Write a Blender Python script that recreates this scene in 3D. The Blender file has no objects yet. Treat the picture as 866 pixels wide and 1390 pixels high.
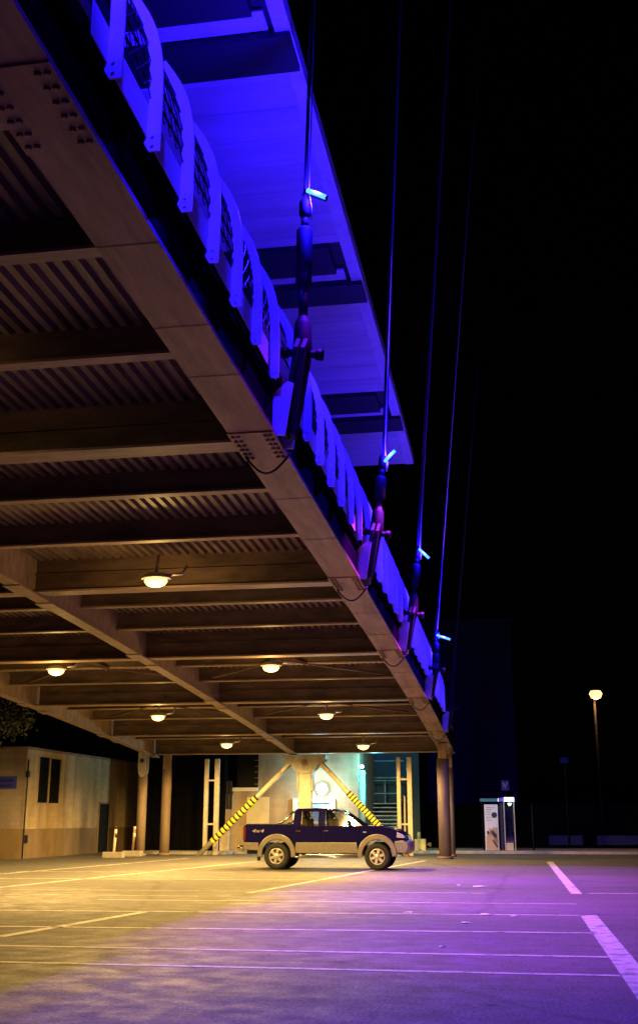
import bpy, bmesh, math, random
from mathutils import Vector, Matrix
random.seed(7)
R = math.radians
S = bpy.context.scene

# ------------------------------------------------------------------ camera, sky, light, exposure
FPX, EYE = 1550.0, 1.46
PITCH = math.atan(463 / FPX)
YAW = math.atan(287 * math.cos(PITCH) / FPX)
cam = bpy.data.cameras.new('camera'); camo = bpy.data.objects.new('camera', cam)
S.collection.objects.link(camo); S.camera = camo
camo.location = (0, 0, EYE); camo.rotation_euler = (math.pi / 2 + PITCH, 0, YAW)
cam.sensor_fit = 'VERTICAL'; cam.sensor_height = 36; cam.lens = 36 * FPX / 1390
cam.shift_y = -45 / 1390; cam.clip_start = 0.1; cam.clip_end = 2000
w = bpy.data.worlds.new('World'); S.world = w; w.use_nodes = True
nt = w.node_tree; bg = nt.nodes['Background']
sky = nt.nodes.new('ShaderNodeTexSky'); sky.sky_type = 'NISHITA'; sky.sun_disc = False
sky.sun_elevation = R(2); sky.sun_rotation = R(150)
nt.links.new(sky.outputs[0], bg.inputs[0]); bg.inputs[1].default_value = 0.00012
sun = bpy.data.lights.new('night_glow', 'SUN'); suno = bpy.data.objects.new('night_glow', sun)
S.collection.objects.link(suno); sun.energy = 0.0012; sun.angle = R(12); sun.color = (.25, .2, 1)
suno.rotation_euler = (R(62), 0, R(25))
S.view_settings.view_transform = 'Standard'; S.view_settings.look = 'None'
S.view_settings.exposure = -0.15; S.view_settings.gamma = 1
S.cycles.use_denoising = True
S.cycles.max_bounces = 6; S.cycles.sample_clamp_indirect = 4
SODIUM = (1, .60, .17)
LED = (.010, .003, 1)

# ------------------------------------------------------------------ helpers
cR = Vector((math.cos(YAW), math.sin(YAW), 0))
cF = Vector((-math.sin(YAW) * math.cos(PITCH), math.cos(YAW) * math.cos(PITCH), math.sin(PITCH)))
cU = cR.cross(cF)
def at(px, py, Y):
    """point on the plane y=Y seen at a position in the photograph"""
    d = cF + cR * ((px - 433) / FPX) + cU * ((650 - py) / FPX)
    return Vector((0, 0, EYE)) + d * (Y / d.y)
def gp(px, py):
    d = cF + cR * ((px - 433) / FPX) + cU * ((650 - py) / FPX)
    return Vector((0, 0, EYE)) + d * (-EYE / d.z)
def zb(Y):                       # soffit of the cambered bridge
    return 6.713 - .0209 * Y - .000585 * Y * Y

class MB:
    def __init__(s): s.bm = bmesh.new()
    def box(s, a, b):
        (x0, y0, z0), (x1, y1, z1) = a, b
        v = [s.bm.verts.new(p) for p in ((x0,y0,z0),(x1,y0,z0),(x1,y1,z0),(x0,y1,z0),(x0,y0,z1),(x1,y0,z1),(x1,y1,z1),(x0,y1,z1))]
        for f in ((0,3,2,1),(4,5,6,7),(0,1,5,4),(1,2,6,5),(2,3,7,6),(3,0,4,7)):
            s.bm.faces.new([v[i] for i in f])
        return s
    def bar(s, p, q, wx, wz, up=(0, 0, 1)):
        p, q = Vector(p), Vector(q); d = (q - p).normalized(); u = Vector(up)
        if abs(d.dot(u)) > .98: u = Vector((0, 1, 0))
        a = d.cross(u).normalized() * wx / 2; b = a.cross(d).normalized() * wz / 2
        v = [s.bm.verts.new(c + i * a + j * b) for c in (p, q) for i, j in ((-1,-1),(1,-1),(1,1),(-1,1))]
        for f in ((0,1,2,3),(7,6,5,4),(0,4,5,1),(1,5,6,2),(2,6,7,3),(3,7,4,0)):
            s.bm.faces.new([v[i] for i in f])
        return s
    def tube(s, pts, r, n=8, cap=True):
        pts = [Vector(p) for p in pts]; rings = []
        rr = r if isinstance(r, (list, tuple)) else [r] * len(pts)
        for i, p in enumerate(pts):
            d = (pts[min(i + 1, len(pts) - 1)] - pts[max(i - 1, 0)]).normalized()
            u = Vector((0, 0, 1)) if abs(d.z) < .9 else Vector((0, 1, 0))
            a = d.cross(u).normalized(); b = a.cross(d)
            rings.append([s.bm.verts.new(p + (a * math.cos(t) + b * math.sin(t)) * rr[i]) for t in (2 * math.pi * k / n for k in range(n))])
        for A, B in zip(rings, rings[1:]):
            for k in range(n):
                f = s.bm.faces.new([A[k], A[(k + 1) % n], B[(k + 1) % n], B[k]]); f.smooth = n > 5
        if cap:
            s.bm.faces.new(rings[0][::-1]); s.bm.faces.new(rings[-1])
        return s
    def prism(s, poly, y0, y1, inset=None):      # polygon in (x,z) drawn through y
        A = [s.bm.verts.new((x, y0 + (inset(z) if inset else 0), z)) for x, z in poly]
        B = [s.bm.verts.new((x, y1 + (inset(z) if inset else 0), z)) for x, z in poly]
        s.bm.faces.new(A); s.bm.faces.new(B[::-1]); n = len(poly)
        for k in range(n): s.bm.faces.new([A[k], B[k], B[(k + 1) % n], A[(k + 1) % n]])
        return s
    def sweep(s, prof, Y0, Y1, step=1.0, zf=None):   # closed profile (x, dz) swept along the camber
        zf = zf or zb
        n = max(1, int((Y1 - Y0) / step)); rings = []
        for i in range(n + 1):
            Y = Y0 + (Y1 - Y0) * i / n
            rings.append([s.bm.verts.new((x, Y, zf(Y) + dz)) for x, dz in prof])
        m = len(prof)
        for A, B in zip(rings, rings[1:]):
            for k in range(m): s.bm.faces.new([A[k], A[(k + 1) % m], B[(k + 1) % m], B[k]])
        s.bm.faces.new(rings[0][::-1]); s.bm.faces.new(rings[-1])
        return s
    def lathe(s, prof, c, n=24, axis='Y'):           # prof = (r, h)
        rings = []
        for r, h in prof:
            ring = []
            for k in range(n):
                t = 2 * math.pi * k / n
                if axis == 'Y': p = (c[0] + r * math.cos(t), c[1] + h, c[2] + r * math.sin(t))
                else: p = (c[0] + r * math.cos(t), c[1] + r * math.sin(t), c[2] + h)
                ring.append(s.bm.verts.new(p))
            rings.append(ring)
        for A, B in zip(rings, rings[1:]):
            for k in range(n):
                f = s.bm.faces.new([A[k], A[(k + 1) % n], B[(k + 1) % n], B[k]]); f.smooth = True
        s.bm.faces.new(rings[0][::-1]); s.bm.faces.new(rings[-1])
        return s
    def build(s, name, m, parent=None, bevel=0):
        bmesh.ops.recalc_face_normals(s.bm, faces=s.bm.faces[:])
        me = bpy.data.meshes.new(name); s.bm.to_mesh(me); s.bm.free()
        for q in (m if isinstance(m, list) else [m]): me.materials.append(q)
        o = bpy.data.objects.new(name, me); S.collection.objects.link(o)
        if parent: o.parent = parent; o.matrix_parent_inverse = parent.matrix_basis.inverted()
        if bevel:
            b = o.modifiers.new('bevel', 'BEVEL'); b.width = bevel; b.segments = 2; b.limit_method = 'ANGLE'
        return o
def tag(o, label=None, cat=None, group=None, kind=None):
    if label: o['label'] = label
    if cat: o['category'] = cat
    if group: o['group'] = group
    if kind: o['kind'] = kind
    return o
def thing(name, label, cat, loc=(0, 0, 0), group=None):
    o = bpy.data.objects.new(name, None); S.collection.objects.link(o); o.location = loc
    o.empty_display_size = .2
    bpy.context.view_layer.update()
    return tag(o, label, cat, group)
def copy_tree(o, parent=None):
    c = o.copy(); S.collection.objects.link(c)
    if parent: c.parent = parent; c.matrix_parent_inverse = o.matrix_parent_inverse.copy()
    for ch in [x for x in S.objects if x.parent == o]: copy_tree(ch, c)
    return c
def lamp(name, typ, loc, energy, color, parent, radius=.1, aim=None, size=None, blend=.5):
    l = bpy.data.lights.new(name, typ); l.energy = energy; l.color = color; l.shadow_soft_size = radius
    o = bpy.data.objects.new(name, l); S.collection.objects.link(o)
    o.location = loc; 
    if typ == 'SPOT': l.spot_size = R(size); l.spot_blend = blend
    if aim is not None: o.rotation_euler = (Vector(aim) - Vector(loc)).to_track_quat('-Z', 'Y').to_euler()
    if parent: o.parent = parent; o.matrix_parent_inverse = parent.matrix_basis.inverted()
    return o

# ------------------------------------------------------------------ materials
def mat(name, col, rough=.6, metal=0, var=0, scale=4, col2=None, bump=0, coat=0, stretch=None, detail=6, lo=.35, hi=.65, spec=.5):
    m = bpy.data.materials.new(name); m.use_nodes = True; n = m.node_tree.nodes; L = m.node_tree.links
    b = n['Principled BSDF']; b.inputs['Roughness'].default_value = rough; b.inputs['Metallic'].default_value = metal
    b.inputs['Coat Weight'].default_value = coat; b.inputs['Specular IOR Level'].default_value = spec
    b.inputs['Base Color'].default_value = (*col, 1)
    if var or col2 or bump:
        tc = n.new('ShaderNodeTexCoord'); nz = n.new('ShaderNodeTexNoise'); nz.inputs['Scale'].default_value = scale
        nz.inputs['Detail'].default_value = detail; nz.inputs['Roughness'].default_value = .65
        mp = n.new('ShaderNodeMapping'); L.new(tc.outputs['Object'], mp.inputs[0]); L.new(mp.outputs[0], nz.inputs['Vector'])
        if stretch: mp.inputs['Scale'].default_value = stretch
        cr = n.new('ShaderNodeValToRGB'); cr.color_ramp.elements[0].position = lo; cr.color_ramp.elements[1].position = hi
        c2 = col2 or tuple(c * (1 - var) for c in col)
        cr.color_ramp.elements[0].color = (*c2, 1); cr.color_ramp.elements[1].color = (*col, 1)
        L.new(nz.outputs[0], cr.inputs[0]); L.new(cr.outputs[0], b.inputs['Base Color'])
        if bump:
            bp = n.new('ShaderNodeBump'); bp.inputs['Strength'].default_value = bump; bp.inputs['Distance'].default_value = .02
            L.new(nz.outputs[0], bp.inputs['Height']); L.new(bp.outputs[0], b.inputs['Normal'])
    return m
def emit(name, col, s):
    m = bpy.data.materials.new(name); m.use_nodes = True; n = m.node_tree.nodes
    b = n['Principled BSDF']; b.inputs['Base Color'].default_value = (*[min(1, c) for c in col], 1)
    b.inputs['Emission Color'].default_value = (*col, 1); b.inputs['Emission Strength'].default_value = s
    return m
def glass(name, tint=(1, 1, 1), refl=.12):
    m = bpy.data.materials.new(name); m.use_nodes = True; n = m.node_tree.nodes; L = m.node_tree.links
    n.remove(n['Principled BSDF']); out = n['Material Output']
    t = n.new('ShaderNodeBsdfTransparent'); t.inputs[0].default_value = (*tint, 1)
    g = n.new('ShaderNodeBsdfGlossy'); g.inputs['Roughness'].default_value = .03
    mx = n.new('ShaderNodeMixShader'); mx.inputs[0].default_value = refl
    L.new(t.outputs[0], mx.inputs[1]); L.new(g.outputs[0], mx.inputs[2]); L.new(mx.outputs[0], out.inputs[0])
    return m

def asphalt():
    m = bpy.data.materials.new('asphalt'); m.use_nodes = True; n = m.node_tree.nodes; L = m.node_tree.links
    b = n['Principled BSDF']; tc = n.new('ShaderNodeTexCoord')
    def noise(sc, det=6, st=None):
        z = n.new('ShaderNodeTexNoise'); z.inputs['Scale'].default_value = sc; z.inputs['Detail'].default_value = det
        z.inputs['Roughness'].default_value = .65
        if st:
            mp = n.new('ShaderNodeMapping'); mp.inputs['Scale'].default_value = st
            L.new(tc.outputs['Object'], mp.inputs[0]); L.new(mp.outputs[0], z.inputs['Vector'])
        else: L.new(tc.outputs['Object'], z.inputs['Vector'])
        return z
    def ramp(src, p0, c0, p1, c1):
        r = n.new('ShaderNodeValToRGB'); e = r.color_ramp.elements
        e[0].position = p0; e[0].color = (*c0, 1); e[1].position = p1; e[1].color = (*c1, 1)
        L.new(src, r.inputs[0]); return r
    def mul(a, c, f=1):
        x = n.new('ShaderNodeMix'); x.data_type = 'RGBA'; x.blend_type = 'MULTIPLY'; x.inputs[0].default_value = f
        L.new(a, x.inputs[6]); L.new(c, x.inputs[7]); return x.outputs[2]
    big = ramp(noise(.16, 8, (1, .55, 1)).outputs[0], .35, (.115, .11, .102), .68, (.165, .16, .15))
    grain = ramp(noise(26, 5).outputs[0], .32, (.38, .38, .38), .68, (1.45, 1.45, 1.45))
    stain = ramp(noise(.55, 7, (.6, 1.6, 1)).outputs[0], .33, (.84, .83, .82), .46, (1, 1, 1))
    c = mul(big.outputs[0], grain.outputs[0]); c = mul(c, stain.outputs[0])
    oil = ramp(noise(1.7, 4).outputs[0], .27, (.3, .29, .28), .34, (1, 1, 1)); c = mul(c, oil.outputs[0])
    tyre = ramp(noise(1.1, 5, (.25, 2.6, 1)).outputs[0], .36, (.78, .77, .75), .5, (1, 1, 1)); c = mul(c, tyre.outputs[0])
    vo = n.new('ShaderNodeTexVoronoi'); vo.feature = 'DISTANCE_TO_EDGE'; vo.inputs['Scale'].default_value = .13
    wz = noise(.9, 5); ad = n.new('ShaderNodeMix'); ad.data_type = 'RGBA'; ad.inputs[0].default_value = .35
    L.new(tc.outputs['Object'], ad.inputs[6]); L.new(wz.outputs['Color'], ad.inputs[7]); L.new(ad.outputs[2], vo.inputs['Vector'])
    cr = ramp(vo.outputs[0], .002, (.35, .33, .3), .007, (1, 1, 1))
    c = mul(c, cr.outputs[0], .45)
    L.new(c, b.inputs['Base Color'])
    rr = ramp(noise(2.2, 6).outputs[0], .35, (.5, .5, .5), .65, (.82, .82, .82)); L.new(rr.outputs[0], b.inputs['Roughness'])
    bp = n.new('ShaderNodeBump'); bp.inputs['Strength'].default_value = .9; bp.inputs['Distance'].default_value = .02
    L.new(noise(30, 4).outputs[0], bp.inputs['Height']); L.new(bp.outputs[0], b.inputs['Normal'])
    return m
def line_paint():
    m = mat('line_paint', (.62, .6, .56), .75, scale=5, col2=(.2, .195, .19), lo=.36, hi=.52, detail=9, bump=.2)
    return m
def blockwork(name, col, mortar, bw=.4, bh=.2, rot=False):
    m = bpy.data.materials.new(name); m.use_nodes = True; n = m.node_tree.nodes; L = m.node_tree.links
    b = n['Principled BSDF']; b.inputs['Roughness'].default_value = .85
    tc = n.new('ShaderNodeTexCoord'); sp = n.new('ShaderNodeSeparateXYZ'); cb = n.new('ShaderNodeCombineXYZ')
    L.new(tc.outputs['Object'], sp.inputs[0]); L.new(sp.outputs['Y' if rot else 'X'], cb.inputs[0]); L.new(sp.outputs['Z'], cb.inputs[1])
    br = n.new('ShaderNodeTexBrick'); br.inputs['Scale'].default_value = 1; br.inputs['Brick Width'].default_value = bw
    br.inputs['Row Height'].default_value = bh; br.inputs['Mortar Size'].default_value = .009
    br.inputs['Color1'].default_value = (*col, 1); br.inputs['Color2'].default_value = (*[c * .86 for c in col], 1)
    br.inputs['Mortar'].default_value = (*mortar, 1); L.new(cb.outputs[0], br.inputs['Vector'])
    nz = n.new('ShaderNodeTexNoise'); nz.inputs['Scale'].default_value = .9; nz.inputs['Detail'].default_value = 8
    mp = n.new('ShaderNodeMapping'); mp.inputs['Scale'].default_value = (1.6, 1.6, .35)
    L.new(tc.outputs['Object'], mp.inputs[0]); L.new(mp.outputs[0], nz.inputs['Vector'])
    r = n.new('ShaderNodeValToRGB'); r.color_ramp.elements[0].position = .3; r.color_ramp.elements[0].color = (.6, .56, .5, 1)
    r.color_ramp.elements[1].position = .6; L.new(nz.outputs[0], r.inputs[0])
    x = n.new('ShaderNodeMix'); x.data_type = 'RGBA'; x.blend_type = 'MULTIPLY'; x.inputs[0].default_value = 1
    L.new(br.outputs[0], x.inputs[6]); L.new(r.outputs[0], x.inputs[7]); L.new(x.outputs[2], b.inputs['Base Color'])
    bp = n.new('ShaderNodeBump'); bp.inputs['Strength'].default_value = .4; bp.inputs['Distance'].default_value = .01
    L.new(br.outputs['Fac'], bp.inputs['Height']); bp.invert = True; L.new(bp.outputs[0], b.inputs['Normal'])
    return m

M = {
 'brownpaint': mat('brown_column_paint', (.13, .095, .085), .6, scale=2, col2=(.08, .058, .052), stretch=(1, 1, .4)),
 'asphalt': asphalt(), 'line': line_paint(),
 'girder': mat('stained_girder_paint', (.40, .245, .135), .6, scale=1.3, col2=(.18, .104, .058), bump=.15, stretch=(3, .5, 1), detail=9),
 'beam': mat('rusty_beam_paint', (.17, .105, .066), .65, scale=1.6, col2=(.06, .037, .022), bump=.2, stretch=(.7, 1, 2.2), detail=9),
 'flange': mat('beam_flange_paint', (.38, .265, .165), .55, scale=2, col2=(.2, .135, .08), stretch=(.6, 3, 1)),
 'deck': mat('galvanised_decking', (.25, .18, .115), .5, scale=2.5, col2=(.11, .075, .045), stretch=(4, .3, 1)),
 'darkweb': mat('girder_web_shade', (.0016, .0016, .003), .9, spec=.02, scale=1, col2=(.001, .001, .002), stretch=(1, .3, 2)),  # near-black colour carries the shade on the outer girder web
 'white': mat('white_steel_paint', (.74, .74, .76), .5, scale=3, col2=(.52, .52, .56), lo=.25, hi=.5, stretch=(1, 1, .5)),
 'soffit': mat('white_soffit_sheet', (.72, .72, .74), .45, scale=.7, col2=(.5, .5, .54), stretch=(.3, 3, 1), lo=.3),
 'soffitdark': mat('roof_black', (.01, .01, .014), .6),
 'steel': mat('dark_hanger_steel', (.009, .009, .012), .7, spec=.15, scale=6, col2=(.005, .005, .007)),
 'rod': mat('hanger_rod_steel', (.3, .3, .34), .35, metal=.6),
 'wire': mat('netting_wire', (.03, .03, .04), .5),
 'black': mat('black_plastic', (.012, .012, .012), .5),
 'conc': mat('column_concrete', (.27, .20, .145), .75, scale=2.2, col2=(.17, .12, .085), bump=.2, stretch=(1, 1, .35)),
 'greysteel': mat('grey_steel_paint', (.42, .40, .36), .5, scale=3, col2=(.26, .24, .21)),
 'pale': mat('pale_steel_paint', (.58, .5, .38), .5, scale=3, col2=(.4, .34, .25)),
 'yellow': mat('yellow_padding', (.72, .62, .06), .55, scale=9, col2=(.55, .45, .04), bump=.3),
 'band': mat('black_strap', (.012, .012, .01), .6),
 'block': blockwork('cream_blockwork', (.42, .325, .205), (.37, .285, .18)),
 'dado': mat('dark_dado_paint', (.26, .18, .095), .8, scale=1.1, col2=(.17, .115, .06), stretch=(1, 1, .4), bump=.1),
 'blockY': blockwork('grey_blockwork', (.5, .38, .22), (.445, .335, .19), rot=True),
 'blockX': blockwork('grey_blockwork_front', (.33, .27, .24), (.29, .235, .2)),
 'void': mat('dark_opening', (.006, .006, .007), .6),
 'navyglass': mat('dark_window_glass', (.01, .011, .014), .12),
 'door': mat('cream_door_paint', (.66, .57, .36), .5, scale=1.5, col2=(.55, .46, .28)),
 'frame': mat('white_window_frame', (.7, .68, .62), .5),
 'glow_pane': mat('blue_glow_tint', (.22, .3, .55), .7, scale=2, col2=(.2, .22, .4)),  # blue glow inside the window put into the pane colour
 'stair': mat('stair_steel', (.5, .58, .58), .5, scale=4, col2=(.2, .25, .25)),
 'teal': mat('teal_light_tint', (.28, .42, .45), .5),  # teal lamp light put into the pillar colour
 'paint': mat('blue_truck_paint', (.007, .005, .048), .07, metal=0, coat=.2, spec=.3),
 'clad': mat('champagne_cladding', (.22, .195, .165), .36, metal=.4, scale=5, col2=(.18, .16, .135)),
 'rubber': mat('tyre_rubber', (.014, .013, .013), .75, scale=30, col2=(.008, .008, .008), bump=.4),
 'alloy': mat('alloy_wheel', (.66, .62, .55), .3, metal=.75),
 'chrome': mat('chrome', (.7, .68, .64), .12, metal=1),
 'red': mat('red_lamp_lens', (.11, .006, .005), .25), 'headlens': mat('headlamp_lens', (.6, .62, .75), .08, metal=.5),
 'carglass': glass('car_glass', (.62, .64, .62), .16), 'pane': glass('clear_glass', (.8, .85, .85), .1),
 'seat': mat('grey_seat_cloth', (.09, .08, .075), .9),
 'bark': mat('bark', (.09, .06, .04), .9, scale=8, col2=(.04, .03, .02), bump=.5),
 'leaf': mat('leaf', (.075, .085, .03), .5, scale=3, col2=(.035, .05, .015)),
 'farwall': mat('far_building_render', (.22, .22, .24), .9, scale=.2, col2=(.17, .17, .2)),
 'fence': mat('unlit_black', (.004, .004, .004), .9, spec=.05, scale=2, col2=(.002, .002, .002), stretch=(6, 1, .4)),  # near-black colour stands in for unlit darkness
 'bluepanel': mat('blue_barrier_sheet', (.004, .005, .06), .6), 'paper': mat('litter_paper', (.75, .73, .7), .7),
 'bollard': mat('white_bollard_paint', (.75, .7, .6), .5), 'hydrant': mat('cream_pump_paint', (.68, .58, .26), .5, scale=4, col2=(.5, .42, .2)),
 'bluesign': mat('blue_sign_face', (.05, .06, .5), .4), 'signmark': mat('sign_lettering', (.012, .012, .05), .5),
 'violetsign': mat('violet_sign_face', (.07, .015, .08), .5), 'kerb': mat('kerb_concrete', (.4, .36, .34), .8, scale=3, col2=(.28, .25, .22)),
 'ink': mat('poster_ink', (.03, .02, .018), .6), 'tan': mat('poster_tan', (.3, .17, .08), .6),
}
E_sod = emit('sodium_lens', (1, .62, .22), 3.2)
E_led = emit('led_strip', (.05, .2, 1), 4.5)
E_white = emit('cool_white_lens', (.6, .95, 1), 25)
E_teal = emit('teal_white_lens', (.35, .9, 1), 18)
E_sign = emit('lit_sign_face', (.75, 1, .95), 1.2)
E_signt = emit('lit_sign_teal', (.02, .12, .12), .5)
E_signv = emit('lit_sign_violet', (.15, .03, .4), .6)
E_poster = emit('backlit_poster', (.62, .58, .56), .16)

# ------------------------------------------------------------------ ground, kerb, painted lines
g = MB(); g.box((-400, -60, -.4), (400, 700, 0)); tag(g.build('ground', M['asphalt']), kind='structure')
def stripe(p, q, wd, wd2=None):
    p, q = Vector(p), Vector(q); d = (q - p).normalized(); a = Vector((-d.y, d.x, 0)); m = MB()
    wd2 = wd2 or wd
    v = [m.bm.verts.new(c) for c in (p - a * wd / 2, q - a * wd2 / 2, q + a * wd2 / 2, p + a * wd / 2)]
    for x in v: x.co.z = .004
    m.bm.faces.new(v); tag(m.build('parking_line', M['line']), kind='structure')
for a, b, wd in (((-16, 12.4), (.78, 12.4), .13), ((-16, 13.9), (.78, 14.0), .13), ((-9.5, 16.3), (.78, 16.85), .13), ((-14, 18.95), (.78, 19.85), .12),
                 ((-8.2, 22.1), (.74, 22.45), .1), ((-13, 24.9), (-1, 25.4), .1), ((-13, 23.2), (-6.6, 23.4), .1), ((-14, 29.5), (-4.5, 30.2), .12),
                 ((1.1, 25.7), (5, 26.2), .12), ((-15, 33.5), (-8.5, 34.0), .12)):
    stripe((*a, 0), (*b, 0), wd)
stripe((-7.6, 9, 0), (-6.36, 19.3, 0), .17); stripe((-5.85, 24.6, 0), (-3.95, 45, 0), .16)
stripe((-11.9, 25.2, 0), (-9.95, 43, 0), .15); stripe((-14.9, 30, 0), (-13.4, 46, 0), .15)
stripe((.98, 8, 0), (.83, 19.9, 0), .26); stripe((.85, 25.5, 0), (.6, 44.5, 0), .22)
k = MB(); k.box((-13.2, 52.6, -.1), (-5.6, 53.4, .10)); k.box((-17.4, 51.2, -.1), (-13.25, 53.4, .12)); tag(k.build('kerb', M['kerb'], bevel=.02), kind='structure')
k = MB(); k.box((-5.5, 54.6, -.1), (14, 60, .12)); tag(k.build('footpath', M['kerb'], bevel=.02), kind='structure')

# ------------------------------------------------------------------ bridge deck
Y0, Y1 = 2.5, 50.4
HY = [6.9, 14.25, 22.1, 29.5, 37.05, 44.4]
deck = thing('bridge_deck', 'wide cambered steel bridge deck with brown beams and ribbed soffit over the car park', 'bridge', (-9.6, 14, 0))
gd = MB(); gd.sweep([(-3.65, 0), (-3.05, 0), (-3.05, .05), (-3.135, .054), (-3.135, .94), (-3.22, .94), (-3.22, .054), (-3.65, .05)], Y0, Y1)
girder = gd.build('edge_girder', M['girder'], deck)
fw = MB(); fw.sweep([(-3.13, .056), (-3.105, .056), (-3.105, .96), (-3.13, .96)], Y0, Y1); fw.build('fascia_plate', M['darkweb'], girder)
sl = MB(); sl.sweep([(-3.1, .962), (-3.1, 1.09), (-16.6, 1.09), (-16.6, .945)], Y0, Y1); sl.build('slab', M['conc'], deck)
for Y in HY + [49]:
    sp = MB(); z = zb(Y)
    sp.sweep([(-3.66, -.022), (-3.04, -.022), (-3.04, -.003), (-3.66, -.003)], Y - .52, Y + .52, .5)
    for X in (-3.60, -3.53, -3.17, -3.10):
        for i in range(6):
            y = Y - .42 + i * .165
            sp.lathe([(.026, -.052), (.030, -.022)], (X, y, zb(y)), 6, 'Z')
    sp.build('splice_plate', M['girder'], girder)
    if Y < 10: continue
    cb = MB(); cb.tube([(-3.66 + .66 * t, Y + .34 + .1 * t, zb(Y) + .02 - .30 * math.sin(math.pi * t) * (1 if 0 < t < 1 else 0) + (-.0)) for t in [i / 10 for i in range(11)]], .017, 6)
    cb.build('looped_cable', M['black'], girder)
for Y in (4.9, 8.9, 10.6, 11.9, 16.6, 18.9, 24.8, 27.1, 32.2, 34.6, 39.5, 42):
    ws = MB(); ws.sweep([(-3.65, -.004), (-3.05, -.004), (-3.05, -.001), (-3.65, -.001)], Y, Y + .022, .02); ws.build('weld_seam', M['beam'], girder)
for X, nm in ((-9.95, 'central_girder'), (-16.3, 'outer_girder')):
    c = MB(); hw = .15
    c.sweep([(X - hw, -.06), (X + hw, -.06), (X + hw, -.02), (X + .03, -.02), (X + .03, .94), (X - .03, .94), (X - .03, -.02), (X - hw, -.02)], Y0, Y1)
    c = c.build(nm, M['flange'], deck)
    for Y in HY:
        s_ = MB(); s_.sweep([(X - .19, -.085), (X + .19, -.085), (X + .19, -.063), (X - .19, -.063)], Y - 1.1, Y - .5, .3)
        s_.build('splice_plate', M['flange'], c); s_ = MB()
        s_.sweep([(X - .19, -.085), (X + .19, -.085), (X + .19, -.063), (X - .19, -.063)], Y + .5, Y + 1.1, .3)
        s_.build('splice_plate', M['flange'], c)
def beam(Y, zo, fwid, nm, double=False):
    z = zb(Y) + zo; b = MB()
    b.box((-16.2, Y - .012, z + .02), (-3.24, Y + .012, zb(Y) + .93))
    b.box((-16.2, Y - .012 - .05, z + .36), (-3.24, Y - .013, z + .40)) if double else None
    b = b.build(nm, M['beam'], deck)
    f = MB(); f.box((-16.2, Y - fwid / 2, z - .02), (-3.66 if zo == 0 else -3.24, Y + fwid / 2, z + .018))
    f.build('bottom_flange', M['flange'], b)
    for X in (-5.2, -6.8, -8.4, -11.5, -13.1, -14.7) if double else ():
        pass
for Y in HY: beam(Y, .02, .42, 'cross_beam', True)
beam(49.9, .02, .42, 'cross_beam', True)
ys = [3.4] + HY + [50]
for a, b in zip(HY, HY[1:]):
    for t in (.35, .68): beam(a + (b - a) * t, .30, .2, 'floor_beam')
beam(4.6, .30, .2, 'floor_beam'); beam(47.2, .3, .2, 'floor_beam')
dk = MB(); X = -3.3; prof = []
while X > -16.3:
    prof += [(X, .70), (X - .085, .70), (X - .10, .78), (X - .165, .78)]; X -= .185
n = 40; rows = []
for i in range(n + 1):
    Y = Y0 + (Y1 - Y0) * i / n; rows.append([dk.bm.verts.new((x, Y, zb(Y) + dz)) for x, dz in prof])
for A, B in zip(rows, rows[1:]):
    for k in range(len(prof) - 1): dk.bm.faces.new([A[k], A[k + 1], B[k + 1], B[k]])
dk.build('ribbed_decking', M['deck'], deck)
for (Ya, Yb) in ((29.7, 37), (37.3, 44.3)):
    br = MB()
    for X in (-6.7, -12.6):
        br.bar((X, Yb - 5.6, zb(Yb - 5.6) + .28), (X + 2.6, Yb - 3, zb(Yb - 3) + .3), .06, .06)
        br.bar((X, Yb - 5.6, zb(Yb - 5.6) + .28), (X - 2.6, Yb - 3, zb(Yb - 3) + .3), .06, .06)
    br.build('diagonal_brace', M['beam'], deck)

# ------------------------------------------------------------------ railing sections
OUT = [(0, 0), (.004, .3), (.004, .65), (-.012, .95), (-.07, 1.25), (-.17, 1.5), (-.33, 1.76)]
WID = [.175, .128, .126, .122, .116, .11, .10]
def post_mb(Y):
    m = MB(); z = zb(Y) + .68; X = -2.95
    poly = []
    o2 = []
    for i in range(len(OUT) * 3 - 2):
        t = i / 3; k = min(int(t), len(OUT) - 2); u = t - k
        def cr(a, b, c, d): return .5 * ((2 * b) + (-a + c) * u + (2 * a - 5 * b + 4 * c - d) * u * u + (-a + 3 * b - 3 * c + d) * u ** 3)
        P = [OUT[max(0, min(len(OUT) - 1, j))] for j in (k - 1, k, k + 1, k + 2)]
        o2.append((cr(*[p[0] for p in P]), cr(*[p[1] for p in P]), WID[k] + (WID[k + 1] - WID[k]) * u))
    outer = [(X + x, z + h) for x, h, _ in o2]
    inner = []
    for i, (x, h, wd) in enumerate(o2):
        a, b = o2[max(0, i - 1)], o2[min(len(o2) - 1, i + 1)]
        dx, dh = b[0] - a[0], b[1] - a[1]; l = math.hypot(dx, dh)
        nx, nh = -dh / l, dx / l
        if i < 4: nx, nh = -1, 0
        inner.append((X + x + nx * wd, z + h + nh * wd))
    m.prism(outer + inner[::-1], Y - .012, Y + .012)
    for h in (.06, .15): m.lathe([(.016, -.03), (.016, -.012)], (X - .07, Y, z + h), 8, 'Y')
    return m, o2
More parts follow.
